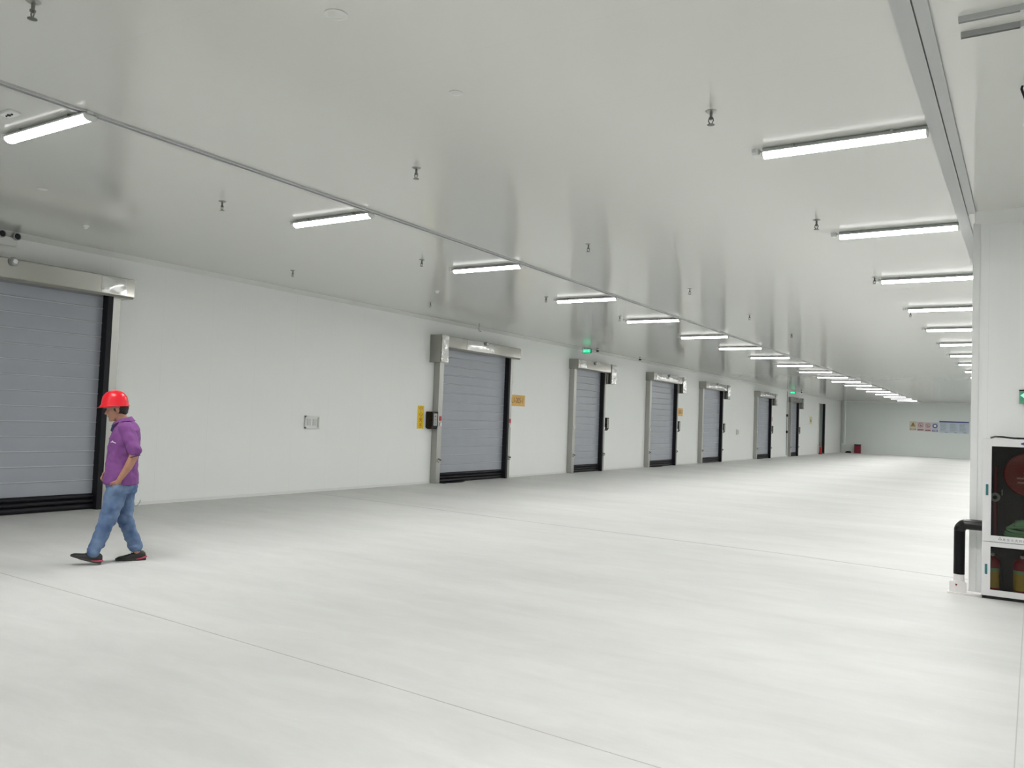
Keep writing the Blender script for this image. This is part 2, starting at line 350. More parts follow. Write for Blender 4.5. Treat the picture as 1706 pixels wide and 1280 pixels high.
# slot rails on the ceiling at the upper right
for i, y in enumerate((5.10, 5.31)):
    t = thing('ceiling_rail', 'short grey ceiling rail at the upper right, %s' % ('the one nearer the top edge' if i == 0 else 'the darker one below the other'), 'rail', (-.05, y, H), group='ceiling rails at the upper right')
    MB().box(-.30, .0, -.016, -.012, -.03, 0).box(-.30, .0, .012, .016, -.03, 0).box(-.30, 0, -.012, .012, -.004, 0).build('channel', 'grey_pl' if i else 'alu', t)
    MB().box(-.005, .06, -.02, .02, -.035, 0).build('end_bracket', 'alu', t)
t = thing('ceiling_bracket', 'black arm with a white cup hanging from the ceiling at the right edge', 'bracket', (-.02, 6.3, H))
MB().tube([(-.03, 0, -.0), (-.035, 0, -.02), (-.005, 0, -.12)], .008, 10).build('arm', 'black', t, smooth=True)
MB().lathe([(.014, -.11), (.018, -.135), (.010, -.15)]).build('joint', 'black', t, smooth=True)
MB().lathe([(.010, -.15), (.016, -.17), (.022, -.25), (.024, -.27), (.018, -.275)]).build('cup', 'white_pl', t, smooth=True)
MB().lathe([(.012, -.27), (.016, -.285), (.006, -.295)]).build('nozzle', 'black', t)

# ------------------------------------------------------------------ rapid roll-up doors
def make_door(n, y0, y1, motor, label, extras):
    W = y1-y0
    t = tag(thing('door_%d' % n, label, 'roll-up door', (XL, y0, 0)), kind='structure')
    gd, gw = .17, .17                        # guide depth and width
    zt = 3.22
    # guides
    for s in (0, 1):
        a, b = (0, gw) if s == 0 else (W-.125, W)
        g = MB().box(0, gd, a, b, 0, zt).build('side_guide', 'steel_guide', t, bevel=.004)
        if s == 0: MB().box(.01, gd-.02, gw, gw+.02, 0, zt).build('guide_seal', 'rubber', g)
        else: MB().box(.02, gd+.012, W-.21, W-.125, 0, zt).build('guide_seal', 'rubber', g)
    # curtain with a shallow pillow per stiffened field
    z0, zc, nf = .235, zt+.05, 14; fh = (zc-z0)/nf; pr = [(.03, z0)]
    for k in range(nf):
        zb = z0+fh*(k+1)
        pr += [(.045, z0+fh*k+.004), (.049, z0+fh*(k+.5)), (.045, zb-.022), (.052, zb-.018), (.056, zb-.010), (.052, zb-.002)]
    pr += [(.03, zc)]
    ya, yb = gw+.02, W-.21
    m = MB(); m.rings([[(x, ya, z) for x, z in pr], [(x, yb, z) for x, z in pr]])
    cu_ = m.build('curtain', 'curtain', t, smooth=True); cu_.data.materials.append(MT['curtain_seam'])
    for p_ in cu_.data.polygons:
        if p_.center.x > .0505: p_.material_index = 1
    # bottom bag: two black bulges
    pr = [(.02, .0)]
    for c, h in ((.045, .045), (.125, .035), (.20, .035)):
        for q in range(7):
            a = -PI/2+PI*q/6; pr.append((.045+.045*math.cos(a), c+h*math.sin(a)))
    pr += [(.02, .24)]
    MB().rings([[(x, ya, z) for x, z in pr], [(x, yb, z) for x, z in pr]]).build('bottom_seal', 'rubber', t, smooth=True)
    # hood
    hd, hz0, hz1 = .33, 3.22, 3.53
    ha, hb = (-.06, W+.10) if motor == 'far' else (-.20, W+.12)
    if motor == 'far': hb = W+.02
    prof = [(0, hz0), (hd-.03, hz0), (hd, hz0+.035), (hd, hz1-.02), (hd-.04, hz1), (0, hz1)]
    hood = MB(); m0 = ha if motor == 'far' else .10
    hood.prism(prof, (0, m0, 0), (1, 0, 0), (0, 0, 1), (0, hb-m0, 0))
    hood.build('hood', 'steel', t, bevel=.003)
    if motor == 'near': mb = MB().box(0, hd+.008, -.20, .10, 2.87, hz1)
    else: mb = MB().box(0, hd+.008, W+.02, W+.42, 2.88, hz1)
    mb.build('motor_box', 'steel', t, bevel=.006)
    if 'film' in extras:
        a, b = extras['film']
        rr = random.Random(n); nx, nz = max(5, int((extras['film'][1]-extras['film'][0])/.11)), 4; vs = []; fs = []
        for i in range(nx+1):
            for j in range(nz+1):
                e = min(i, nx-i, 1)*min(j, nz-j, 1)
                vs.append((hd+.003+.009*e*rr.random(), a+(b-a)*i/nx+rr.uniform(-.01, .01), hz0+.045+(hz1-hz0-.075)*j/nz))
        for i in range(nx):
            for j in range(nz): q = i*(nz+1)+j; fs.append((q, q+nz+1, q+nz+2, q+1))
        MB().add(vs, fs).build('protective_film', 'steel_film', t, smooth=True)
    if 'motor_film' in extras:
        rr = random.Random(n+50); vs = []; fs = []; NI, NJ = 3, 7
        a, b = (-.19, .09) if motor == 'near' else (W+.03, W+.41)
        for i in range(NI+1):
            for j in range(NJ+1): vs.append((hd+.011+.009*rr.random(), a+(b-a)*i/NI, 2.89+.62*j/NJ))
        for i in range(NI):
            for j in range(NJ): q = i*(NJ+1)+j; fs.append((q, q+NJ+1, q+NJ+2, q+1))
        MB().add(vs, fs).build('protective_film', 'steel_film', t, smooth=True)
    # motion sensor on the hood
    ys = W/2+(.05 if n == 2 else 0)
    sn = MB().lathe([(.062, hd-.01), (.062, hd+.02), (.05, hd+.045), (.02, hd+.055)], (0, ys, hz1-.05), 'x').build('motion_sensor', 'grey_pl', t, smooth=True)
    MB().lathe([(.036, hd+.045), (.03, hd+.062)], (0, ys, hz1-.05), 'x').build('lens', 'white_pl', sn, smooth=True)
    # photocells, red stickers
    for s, yy in ((0, .10), (1, W-.055)):
        p = MB().box(gd, gd+.025, yy-.028, yy+.028, 1.37, 1.45).build('photocell', 'white_pl', t, bevel=.004)
        if n <= 2: MB().box(gd, gd+.012, yy-.032, yy+.032, 1.49, 1.60).build('warning_sticker', 'red', t)
        k = MB().box(gd, gd+.04, yy-.03, yy+.03, .50, .53).box(gd, gd+.035, yy-.02, yy+.045, .55, .60).build('sensor_bracket', 'steel_guide', t)
        MB().lathe([(.016, gd+.035), (.016, gd+.055)], (0, yy+.01, .56), 'x', 12).build('lens', 'black', k)
    if 'flap' in extras:
        a, b, e = extras['flap']; pts = []
        rr = random.Random(n); N = 14
        for i in range(N+1): pts.append((a+(b-a)*i/N, .10+(e if i < N*.8 else e*.6)*(.8+.2*rr.random()) if i < N else .11))
        poly = [(p[1], p[0]) for p in pts]+[(.02, b), (.02, a)]
        MB().prism(poly, (0, 0, .001), (1, 0, 0), (0, 1, 0), (0, 0, .006)).build('loose_seal_flap', 'rubber', t)
    return t
LD = ['wide grey roll-up door at the left edge beside the walking man', 'grey roll-up door with yellow sign on its right and controls on its left', 'grey roll-up door below the first green exit sign',
      'grey roll-up door fourth along the wall, amber plate on its right', 'grey roll-up door fifth along the wall', 'grey roll-up door sixth along the wall', 'grey roll-up door below the far green exit sign, last with a hood']
EX = [dict(film=(2.95, 3.35)), dict(film=(.85, 2.05), motor_film=1, flap=(.18, 1.25, .20)), dict(film=(.1, .5), motor_film=1), dict(film=(.25, 2.4), motor_film=1, flap=(.4, 1.5, .16)), dict(film=(.3, 2.7), motor_film=1), dict(film=(.5, 2.6), motor_film=1, flap=(.3, 1.4, .1)), dict(motor_film=1)]
for i, (a, b, mo) in enumerate(DOORS): make_door(i+1, a, b, mo, LD[i], EX[i])
# last opening without a hood: recessed dark leaf
t = tag(thing('door_8', 'dark grey recessed door near the far left corner', 'door', (XL, D8[0], 0)), kind='structure')
W8 = D8[1]-D8[0]
MT['dark_leaf'] = mat('dark_grey_door_leaf', (.17, .19, .18), .4)
MB().box(-.15, -.10, .03, W8-.2, .05, 3.47).build('leaf', 'dark_leaf', t)
MB().box(-.15, .03, W8-.2, W8, 0, 3.47).build('edge_seal', 'rubber', t)
MB().box(-.1, .03, 0.03, W8, 0, .10).build('bottom_seal', 'rubber', t)
MB().box(-.15, .035, -.10, .03, 0, 3.5).build('jamb', 'trim', t)

# ------------------------------------------------------------------ things beside the doors
def control_box(y0, y1, z0, z1, d, label):
    t = thing('control_box', label, 'control box', (XL, y0, z0), group='black control boxes beside the doors')
    w, h = y1-y0, z1-z0
    MB().prism([(0, .08*h), (.06, 0), (d-.05, 0), (d, .16*h), (d, h), (0, h)], (0, 0, 0), (1, 0, 0), (0, 0, 1), (0, w, 0)).build('body', 'black', t, bevel=.008)
    MB().box(d, d+.006, w*.2, w*.8, h*.2, h*.9).build('keypad', 'grey_pl', t, bevel=.002)
    for k, m in enumerate(('grey_pl', 'green_dark', 'redtext')):
        MB().lathe([(.015, d), (.015, d+.016), (.01, d+.02)], (0, w*.5, h*(.35+.2*k)), 'x', 12).build('button', m, t)
    return t
control_box(15.33, 15.56, 1.29, 1.70, .20, 'black control box left of the second door')
control_box(24.76, 24.94, 1.33, 1.76, .20, 'black control box right of the third door')
control_box(31.45, 31.65, 1.33, 1.76, .18, 'black control box right of the fourth door')
control_box(37.26, 37.48, 1.33, 1.76, .18, 'black control box right of the fifth door')
control_box(45.75, 45.98, 1.33, 1.76, .18, 'black control box right of the sixth door')
control_box(52.1, 52.35, 1.33, 1.76, .18, 'black control box right of the seventh door')
def plate(name, y0, y1, z0, z1, m, label, cat, txt=None, tm='brown', size=.1, sx=1, th=.006, vertical=False, group=None):
    o = MB().box(0, th, -(y1-y0)/2, (y1-y0)/2, -(z1-z0)/2, (z1-z0)/2).build(name, m, None, loc=(XL, (y0+y1)/2, (z0+z1)/2))
    tag(o, label, cat, group)
    if txt and vertical:
        n = len(txt)
        for i, ch in enumerate(txt):
            text('lettering', ch, size, tm, o, (th+.001, 0, (z1-z0)*(.5-(i+.5)/n)), ROT_X, sx=sx)
    elif txt: text('lettering', txt, size, tm, o, (th+.001, 0, 0), ROT_X, sx=sx)
    return o
plate('warning_sticker', 15.02, 15.25, 1.29, 1.83, 'yellow', 'tall yellow sticker with red writing left of the black control box', 'sticker', '小心夹手', 'redtext', .125, 1.15, vertical=True)
plate('door_number_sign', 19.02, 19.80, 1.96, 2.27, 'orange', 'amber sign reading L1-205-1 right of the second door', 'sign', 'L1-205-1', 'brown', .22, .80)
plate('warning_sticker', 24.86, 25.0, 1.86, 2.06, 'yellow', 'small yellow sticker above the control box of the third door', 'sticker')
plate('door_number_sign', 31.62, 32.35, 1.98, 2.30, 'orange', 'amber sign right of the fourth door', 'sign', 'L1-205-3', 'brown', .22, .78)
plate('warning_sticker', 31.5, 31.62, 1.84, 2.0, 'white_pl', 'small pale sticker above the control box of the fourth door', 'sticker')
MT['faded'] = mat('faded_pink_plate', (.55, .30, .22), .5); MT['olive'] = mat('faded_yellow_plate', (.62, .60, .36), .5)
plate('door_number_sign', 45.85, 46.4, 2.0, 2.25, 'faded', 'small reddish sign right of the sixth door', 'sign', 'L1-205-5', 'brown', .16, .7)
plate('door_number_sign', 55.6, 56.3, 2.0, 2.5, 'olive', 'faded yellow sign on the wall before the last recessed door', 'sign', '▲', 'brown', .36)
def socket(y, z, w, h, label):
    t = thing('wall_socket', label, 'wall socket', (XL, y, z), group='white wall sockets')
    MB().box(0, .012, -w/2, w/2, -h/2, h/2).build('back_plate', 'white_pl', t, bevel=.004)
    f = MB(); b = .028
    for a in ((-w/2, w/2, -h/2, -h/2+b), (-w/2, w/2, h/2-b, h/2), (-w/2, -w/2+b, -h/2, h/2), (w/2-b, w/2, -h/2, h/2)): f.box(.012, .045, *a)
    f.build('frame', 'white_pl', t, bevel=.003)
    for s in (-1, 1): MB().box(.012, .024, s*w*.2-w*.13, s*w*.2+w*.13, -h*.26, h*.26).build('socket_insert', 'housing', t, bevel=.003)
socket(11.68, 1.385, .38, .25, 'white framed double socket on the wall between first and second doors')
socket(39.93, 1.38, .30, .25, 'small white socket on the wall between fifth and sixth doors')
# hanging exit signs
def exit_hang(x, y, z, label):
    t = thing('exit_sign', label, 'exit sign', (x, y, z), group='hanging exit signs')
    w, h = .30, .135
    MB().box(-w/2, w/2, -.02, .02, -h/2, h/2).build('case', 'black', t, bevel=.004)
    MB().box(-w/2+.02, w/2-.02, -.024, -.019, -h/2+.016, h/2-.016).build('sign_face', 'green_sign', t)
    MB().prism([(-.11, 0), (-.06, .04), (-.06, .015), (-.01, .015), (-.01, -.015), (-.06, -.015), (-.06, -.04)], (0, -.0245, 0), (1, 0, 0), (0, 0, 1), (0, -.002, 0)).build('arrow', 'sign_white', t)
    m = MB().lathe([(.011, 0), (.011, .002)], (.055, -.0245, .032), '-y', 12)
    for pts in ([(.05, .018), (.06, -.008)], [(.06, -.008), (.08, -.035)], [(.06, -.008), (.035, -.03)], [(.05, .018), (.03, 0)], [(.05, .018), (.078, .004)]):
        m.tube([(a, -.026, b) for a, b in pts], .006, 6)
    m.build('running_figure', 'sign_white', t)
    for s in (-1, 1): MB().cyl((s*.1, 0, h/2), (s*.1, 0, H-z), .004, n=6).build('hanger_rod', 'grey_pl', t)
exit_hang(-11.62, 22.75, 3.80, 'lit green exit sign hanging above the third door')
exit_hang(-11.62, 49.2, 3.76, 'lit green exit sign hanging above the seventh door, far away')
def dome(x, y, label):
    t = thing('security_camera', label, 'camera', (x, y, H), group='small ceiling cameras by the left wall')
    MB().cyl((0, 0, 0), (0, 0, -.03), .03).build('mount', 'grey_pl', t)
    MB().lathe([(.035, -.03), (.05, -.045), (.05, -.075)]).build('collar', 'white_pl', t, smooth=True)
    MB().lathe([(.048, -.075), (.046, -.10), (.03, -.125), (.005, -.13)]).build('dome', 'black', t, smooth=True)
dome(-11.5, 23.25, 'small dark dome camera right of the near exit sign')
dome(-11.5, 26.6, 'small dark dome camera on the ceiling between third and fourth doors')
dome(-11.5, 50.9, 'small dark dome camera right of the far exit sign')
t = thing('hanging_rod', 'thin dark rod hanging from the ceiling above the second door', 'rod', (-11.55, 16.7, H))
MB().cyl((0, 0, 0), (0, 0, -.16), .012, n=10).build('rod', 'grey_pl', t)
MB().tube([(0, 0, -.15), (.0, .0, -.19), (.04, .04, -.20)], .010, 8).build('hook', 'grey_pl', t, smooth=True)
t = thing('emergency_light', 'white emergency light with two lamp heads high above the first door', 'emergency light', (XL, 5.78, 3.80))
MB().box(0, .06, -.13, .13, -.06, .06).build('body', 'white_pl', t, bevel=.01)
for s in (-1, 1):
    hd_ = MB().lathe([(.03, .03), (.05, .06), (.052, .11)], (0, s*.10, .075), 'x').build('lamp_head', 'grey_pl', t, smooth=True)
    MB().lathe([(.044, .108), (.03, .118)], (0, s*.10, .075), 'x').build('lens', 'black', hd_)
# conduits
t = thing('conduit', 'thin white conduit with black boxes on the wall left of the seventh door', 'conduit', (XL, 49.55, 0))
MB().cyl((.045, 0, .08), (.03, 0, H-.1), .022, n=8).build('pipe', 'grey_pl', t, smooth=True)
for z in (2.42, 1.45): MB().box(.01, .09, -.07, .07, z-.07, z+.07).build('junction_box', 'black', t)
t = thing('conduit', 'white drop pipe in the far left corner', 'conduit', (-11.70, YF-.35, 0))
MB().cyl((0, 0, .62), (0, 0, H), .05, n=12).build('pipe', 'white_pl', t, smooth=True)
MB().box(-.20, -.10, -.08, .08, .58, .70).build('junction_box', 'white_pl', t)
MB().tube([(-.15, 0, .72), (-.15, 0, H)], .02, 8).build('cable', 'grey_pl', t)
tag(MB().prism([(-.22, 0), (.22, 0), (.19, .13), (.05, .16), (-.18, .12)], (0, -.08, 0), (1, 0, 0), (0, 0, 1), (0, .16, 0)).build('pipe_stub', 'black', None, loc=(-11.42, YF-.4, 0), bevel=.02), 'black lump on the floor under the far corner pipe', 'pipe stub')
def extinguisher(t, r, h, body='darkred', label_m=None):
    """cylinder with shoulder, valve, handle, hose"""
    b = MB().lathe([(r*.9, 0), (r, .012), (r, h*.74), (r*.8, h*.80), (r*.35, h*.84), (r*.3, h*.87)]).build('cylinder', body, t, smooth=True)
    v = MB().lathe([(r*.28, h*.86), (r*.28, h*.93), (r*.15, h*.94)]).build('valve', 'steel_guide', t, smooth=True)
    MB().box(-.012, .012, -r*1.1, r*.2, h*.945, h*.965).box(-.012, .012, -r*1.2, r*.2, h*.985, h*1.0).build('handle', 'black', t)
    MB().lathe([(.014, -r*.28), (.018, -r*.45), (.018, -r*.5)], (0, 0, h*.9), 'y', 12).build('gauge', 'white_pl', v)
    MB().tube([(r*.3, 0, h*.9), (r*1.15, 0, h*.8), (r*1.25, 0, h*.4), (r*1.2, 0, h*.2)], .010, 8).build('hose', 'black', t, smooth=True)
    if label_m:
        q = 14
        m = MB()
        for za, zb, rr in ((h*.12, h*.54, r*1.012),):
            m.rings([[(rr*math.cos(-PI/2+a)+0, rr*math.sin(-PI/2+a), z) for z in (za, zb)]+[(r*.98*math.cos(-PI/2+a), r*.98*math.sin(-PI/2+a), z) for z in (zb, za)] for a in [-1.3+2.6*i/q for i in range(q+1)]])
        m.build('label_wrap', label_m, t)
        m = MB(); za, zb, rr = h*.50, h*.585, r*1.02
        m.rings([[(rr*math.cos(-PI/2+a), rr*math.sin(-PI/2+a), z) for z in (za, zb)]+[(r*.98*math.cos(-PI/2+a), r*.98*math.sin(-PI/2+a), z) for z in (zb, za)] for a in [-1.3+2.6*i/q for i in range(q+1)]])
        m.build('label_band', 'label_green', t)
MT['label_green'] = mat('pale_green_label_band', (.45, .75, .32), .4); MT['label_yellow'] = mat('mustard_label', (.80, .55, .06), .4, noise=.25, nscale=60)
t = thing('fire_extinguisher', 'small red extinguisher on the floor before the last recessed door', 'fire extinguisher', (XL+.22, 58.15, 0)); extinguisher(t, .08, .62, 'red')
t = thing('fire_box', 'dark red fire box standing against the far wall', 'fire box', (-10.80, YF-.18, 0))
MB().box(-.22, .22, -.14, .14, .0, .60).build('body', 'darkred', t, bevel=.008)
MB().box(-.225, .225, -.15, .15, .60, .68).build('lid', 'black', t, bevel=.006)
MB().box(-.06, .06, -.165, -.14, .52, .56).build('handle', 'black', t)

# ------------------------------------------------------------------ signs on the far wall
def far_sign(x0, x1, z0, z1, bg, label, shape, col, words, name='warning_sign'):
    q = 1.042; x0, x1, z0, z1 = x0*q, x1*q, 1.6+(z0-1.6)*q, 1.6+(z1-1.6)*q
    t = thing(name, label, 'sign', ((x0+x1)/2, YF, (z0+z1)/2), group='square safety signs on the far wall'); w, h = x1-x0, z1-z0
    MB().box(-w/2, w/2, -.012, 0, -h/2, h/2).build('panel', bg, t)
    y = -.0135; r = w*.36; zc = h*.14
    if shape == 'tri': MB().prism([(-r*1.1, zc-r*.8), (r*1.1, zc-r*.8), (0, zc+r*1.05)], (0, y, 0), (1, 0, 0), (0, 0, 1), (0, -.003, 0)).build('symbol', col, t); MB().prism([(-.02, zc-.0), (.02, zc-.0), (.015, zc+.11), (-.015, zc+.11)], (0, y-.004, 0), (1, 0, 0), (0, 0, 1), (0, -.002, 0)).prism([(-.018, zc-.07), (.018, zc-.07), (.018, zc-.035), (-.018, zc-.035)], (0, y-.004, 0), (1, 0, 0), (0, 0, 1), (0, -.002, 0)).build('exclamation_mark', 'black', t)
    elif shape == 'ring':
        MB().tube([(r*.85*math.cos(a), y, zc+r*.85*math.sin(a)) for a in [2*PI*i/28 for i in range(28)]], .017, 6, closed=True).tube([(-r*.6, y, zc+r*.6), (r*.6, y, zc-r*.6)], .015, 6).build('symbol', col, t)
        MB().box(-r*.35, r*.5, y-.004, y, zc-r*.4, zc-r*.1).lathe([(r*.16, -.001), (r*.16, .004)], (-.01, y, zc+r*.15), '-y', 12).build('pictogram', 'sign_grey', t)
    elif shape == 'disc':
        MB().lathe([(r*1.0, 0), (r*1.0, .004)], (0, y, zc), '-y', 28).build('symbol', col, t)
        MB().lathe([(r*.55, .004), (r*.55, .007)], (-.0, y, zc), '-y', 24).build('pictogram', 'white_pl', t)
    MB().box(-w*.42, w*.42, y-.003, y, -h*.44, -h*.30).build('caption_bar', col, t)
    text('caption', words, h*.12, 'white_pl' if shape != 'ring' else 'black', t, (0, y-.005, -h*.37), ROT_Y, sx=.9)
MT['sign_cream'] = mat('cream_sign', (.54, .51, .43), .5); MT['sign_pink'] = mat('pinkish_sign', (.54, .46, .46), .5); MT['sign_lav'] = mat('lavender_sign', (.47, .48, .58), .5)
MT['sign_amber'] = mat('amber_ink', (.34, .21, .04), .5); MT['sign_red'] = mat('faded_red_ink', (.34, .16, .18), .5); MT['sign_grey'] = mat('grey_ink', (.12, .11, .12), .5); MT['board'] = mat('pale_blue_board', (.47, .54, .62), .4)
far_sign(-7.02, -6.58, 1.86, 2.50, 'sign_cream', 'yellow triangle warning sign, leftmost of the four safety signs', 'tri', 'sign_amber', '注意安全')
far_sign(-6.55, -6.09, 1.84, 2.48, 'sign_pink', 'round red prohibition sign right of the yellow triangle', 'ring', 'sign_red', '禁止烟火')
far_sign(-6.07, -5.65, 1.82, 2.46, 'sign_pink', 'round red prohibition sign left of the blue one', 'ring', 'sign_red', '禁止攀登')
far_sign(-5.63, -5.21, 1.80, 2.46, 'sign_lav', 'round blue mandatory sign beside the notice board', 'disc', 'blue', '必须戴帽')
t = thing('notice_board', 'pale blue notice board with columns of text on the far wall', 'notice board', (-4.46, YF-.005, 2.195))
MB().box(-.92, .95, -.02, 0, -.42, .42).build('panel', 'board', t)
MB().box(-.92, .95, -.03, -.02, .33, .42).build('header_bar', 'blue', t)
m = MB()
for c in range(3):
    for r in range(11):
        w = random.uniform(.3, .5); x = -.84+c*.6
        m.box(x, x+w, -.022, -.02, .24-r*.052, .25-r*.052)
m.build('text_lines', 'grey_txt', t)
m = MB()
for c in range(3): m.box(-.55+c*.58, -.37+c*.58, -.024, -.02, -.385, -.36)
m.build('footer_marks', 'grey_txt', t)

# ------------------------------------------------------------------ cable end on the floor by the left wall
tag(MB().tube([(0, 0, .006), (.05, .03, .01), (.09, .08, .03), (.06, .14, .07), (.02, .17, .10)], .007, 8).build('cable_end', 'grey_pl', None, loc=(-11.85, 7.75, 0), smooth=True), 'short bent cable end on the floor at the left wall behind the man', 'cable')

# ------------------------------------------------------------------ fire hose cabinet
CX0, CX1, CY0, CY1, CZ1 = -.375, .395, 9.50, 9.78, 1.585
t = thing('fire_hose_cabinet', 'tall white fire cabinet with two glazed doors at the right edge', 'fire cabinet', (CX0, CY0, 0))
W = CX1-CX0; D = CY1-CY0
b = MB(); th = .012
b.box(0, th, .022, D, .03, CZ1); b.box(W-th, W, .022, D, .03, CZ1); b.box(th, W-th, .022, D, CZ1-th, CZ1); b.box(th, W-th, .022, D, .03, .03+th); b.box(th, W-th, .03, D, .565, .578)
b.build('body', 'cab_white', t)
b = MB(); b.box(th, W-th, D-.01, D-.002, .05, CZ1-th); b.box(th, th+.004, .03, D-.01, .05, CZ1-th); b.box(W-th-.004, W-th, .03, D-.01, .05, CZ1-th)
b.box(th+.004, W-th-.004, .03, D-.01, CZ1-.03, CZ1-th); b.box(th+.004, W-th-.004, .03, D-.01, .042, .048); b.box(th+.004, W-th-.004, .032, D-.01, .579, .584); b.box(th+.004, W-th-.004, .032, D-.01, .558, .564)
b.build('lining', 'cab_in', t)
MB().box(.005, W-.005, .01, D, 0, .03).build('plinth', 'black', t)
def frame(z0, z1, gz0, gz1, gx=.075):
    m = MB(); m.box(0, gx, 0, .02, z0, z1).box(W-gx, W, 0, .02, z0, z1).box(gx, W-gx, 0, .02, z0, gz0).box(gx, W-gx, 0, .02, gz1, z1)
    d = m.build('door', 'cab_white', t, bevel=.002); d['label'] = 'glazed white door'
    MB().box(gx-.01, W-gx+.01, .012, .018, gz0-.01, gz1+.01).build('glass_pane', 'glass', d)
    return d
du = frame(.565, CZ1, .625, 1.51); dl = frame(.03, .56, .09, .515)
MB().box(.028, .050, -.008, .0, 1.02, 1.13).build('latch', 'teal', du, bevel=.002)
MB().box(.028, .050, -.008, .0, .24, .34).build('latch', 'teal', dl, bevel=.002)
MB().prism([(.065*math.cos(a), .018*math.sin(a)) for a in [2*PI*i/24 for i in range(24)]], (W/2, 0, 1.545), (1, 0, 0), (0, 0, 1), (0, -.002, 0)).build('oval_emblem', 'blue', du)
m = MB(); q = .013
for i in range(3):
    a, c = [PI/2+2*PI*k/3 for k in (i, (i+1) % 3)]
    m.tube([(.155+q*1.3*math.cos(a), -.001, .597+q*1.3*math.sin(a)), (.155+q*1.3*math.cos(c), -.001, .597+q*1.3*math.sin(c))], .0018, 6)
m.build('triangle_mark', 'grey_txt', du)
for i, ch in enumerate('发生火灾时敲碎玻璃'):
    text('lettering', ch, .028, 'grey_txt', du, (.19+i*.0345, -.0006, .592), ROT_Y, depth=.0004)
# cable on top
tag(MB().tube([(CX0+.06, 9.56, CZ1+.008), (CX0+.10, 9.56, CZ1+.022), (CX0+.17, 9.56, CZ1+.020), (CX0+.26, 9.57, CZ1+.012), (CX0+.5, 9.6, CZ1+.014), (CX0+.74, 9.6, CZ1+.012)], .009, 8).build('power_cable', 'black', None, smooth=True), 'black cable lying on top of the fire cabinet', 'cable')
# hose reel
t = thing('hose_reel', 'round red hose reel behind the upper cabinet glass', 'hose reel', (.015, 9.64, 1.24))
t.scale = (.84, 1, .84)
MB().lathe([(.05, -.075), (.20, -.075), (.245, -.07), (.255, -.055), (.245, -.045), (.20, -.05), (.12, -.04), (.12, .05), (.24, .06), (.24, .075), (.05, .08)], (0, 0, 0), 'y', 40).build('drum', 'hose_red', t, smooth=True)
MB().lathe([(.03, -.10), (.055, -.09), (.06, -.07)], (0, 0, 0), 'y', 24).build('hub', 'darkred', t, smooth=True)
for s in (0, 1): MB().box(-.12+s*.01, .12, -.078, -.074, -.055-.05*s, -.035-.05*s).build('embossed_bar', 'faded', t)
m = MB()
for k in range(3): m.tube([((.14+.02*k)*math.cos(a), -.02+.03*k, (.14+.02*k)*math.sin(a)) for a in [2*PI*i/32 for i in range(32)]], .016, 8, closed=True)
m.build('hose', 'darkred', t, smooth=True)
MB().box(-.02, .02, .05, .12, -.35, .05).build('bracket', 'darkred', t)
t = thing('hydrant_valve', 'grey-green ring valve at the left behind the cabinet glass', 'valve', (-.268, 9.62, 1.0))
MB().lathe([(.022, -.06), (.045, -.055), (.045, -.03), (.03, -.02), (.03, .12)], (0, 0, 0), 'y', 20).build('body', 'grey_pl', t, smooth=True)
MB().lathe([(.020, -.0625), (.020, -.058)], (0, 0, 0), 'y', 16).build('mouth', 'black', t)
MB().cyl((0, .03, 0), (0, .03, .30), .022).cyl((0, .03, 0), (0, .03, -.40), .022).build('riser', 'darkred', t, smooth=True)
MB().cyl((.060, -.02, .08), (.060, -.02, .02), .006).build('stem', 'steel_guide', t)
# green flat hose: coiled layers lying on the shelf
t = thing('fire_hose', 'pale green flat hose rolled up at the bottom of the upper compartment', 'hose', (.025, 9.625, .590))
def hose_layers(t):
    for k in range(5):
        m = MB(); a0, b0 = .215-.010*k, .072-.004*k; z = .016+.024*k
        N = 36; ring = []
        for i in range(N):
            a = 2*PI*i/N; p = Vector((a0*math.cos(a), b0*math.sin(a), z+.010*math.sin(a*2+k)+(.02*math.cos(a-k) if k > 2 else 0)))
            n = Vector((math.cos(a), math.sin(a), 0))
            ring.append([p+n*.012*cx+Vector((0, 0, .011*cz)) for cx, cz in ((-1, -1), (1, -1), (1.3, 0), (1, 1), (-1, 1), (-1.3, 0))])
        m.rings(ring, closed=True); m.build('coil', 'green_hose', t, smooth=True)
    m = MB(); m.tube([(-.17, 0, .11), (-.09, -.02, .165), (.0, -.01, .175), (.1, 0, .155), (.18, 0, .11)], [.022, .032, .034, .032, .022], 10)
    m.build('loop', 'green_hose', t, smooth=True)
    MB().cyl((-.13, -.02, .11), (-.10, -.02, .19), .024, .018).build('coupling', 'grey_pl', t, smooth=True)
hose_layers(t)
for x, l in ((-.285, 'red extinguisher with yellow label at the left of the lower compartment'), (-.03, 'red extinguisher with yellow label in the middle of the lower compartment')):
    t = thing('fire_extinguisher', l, 'fire extinguisher', (x, 9.63, .05), group='extinguishers in the fire cabinet'); extinguisher(t, .062 if x < -.1 else .078, .42, 'red', 'label_yellow')
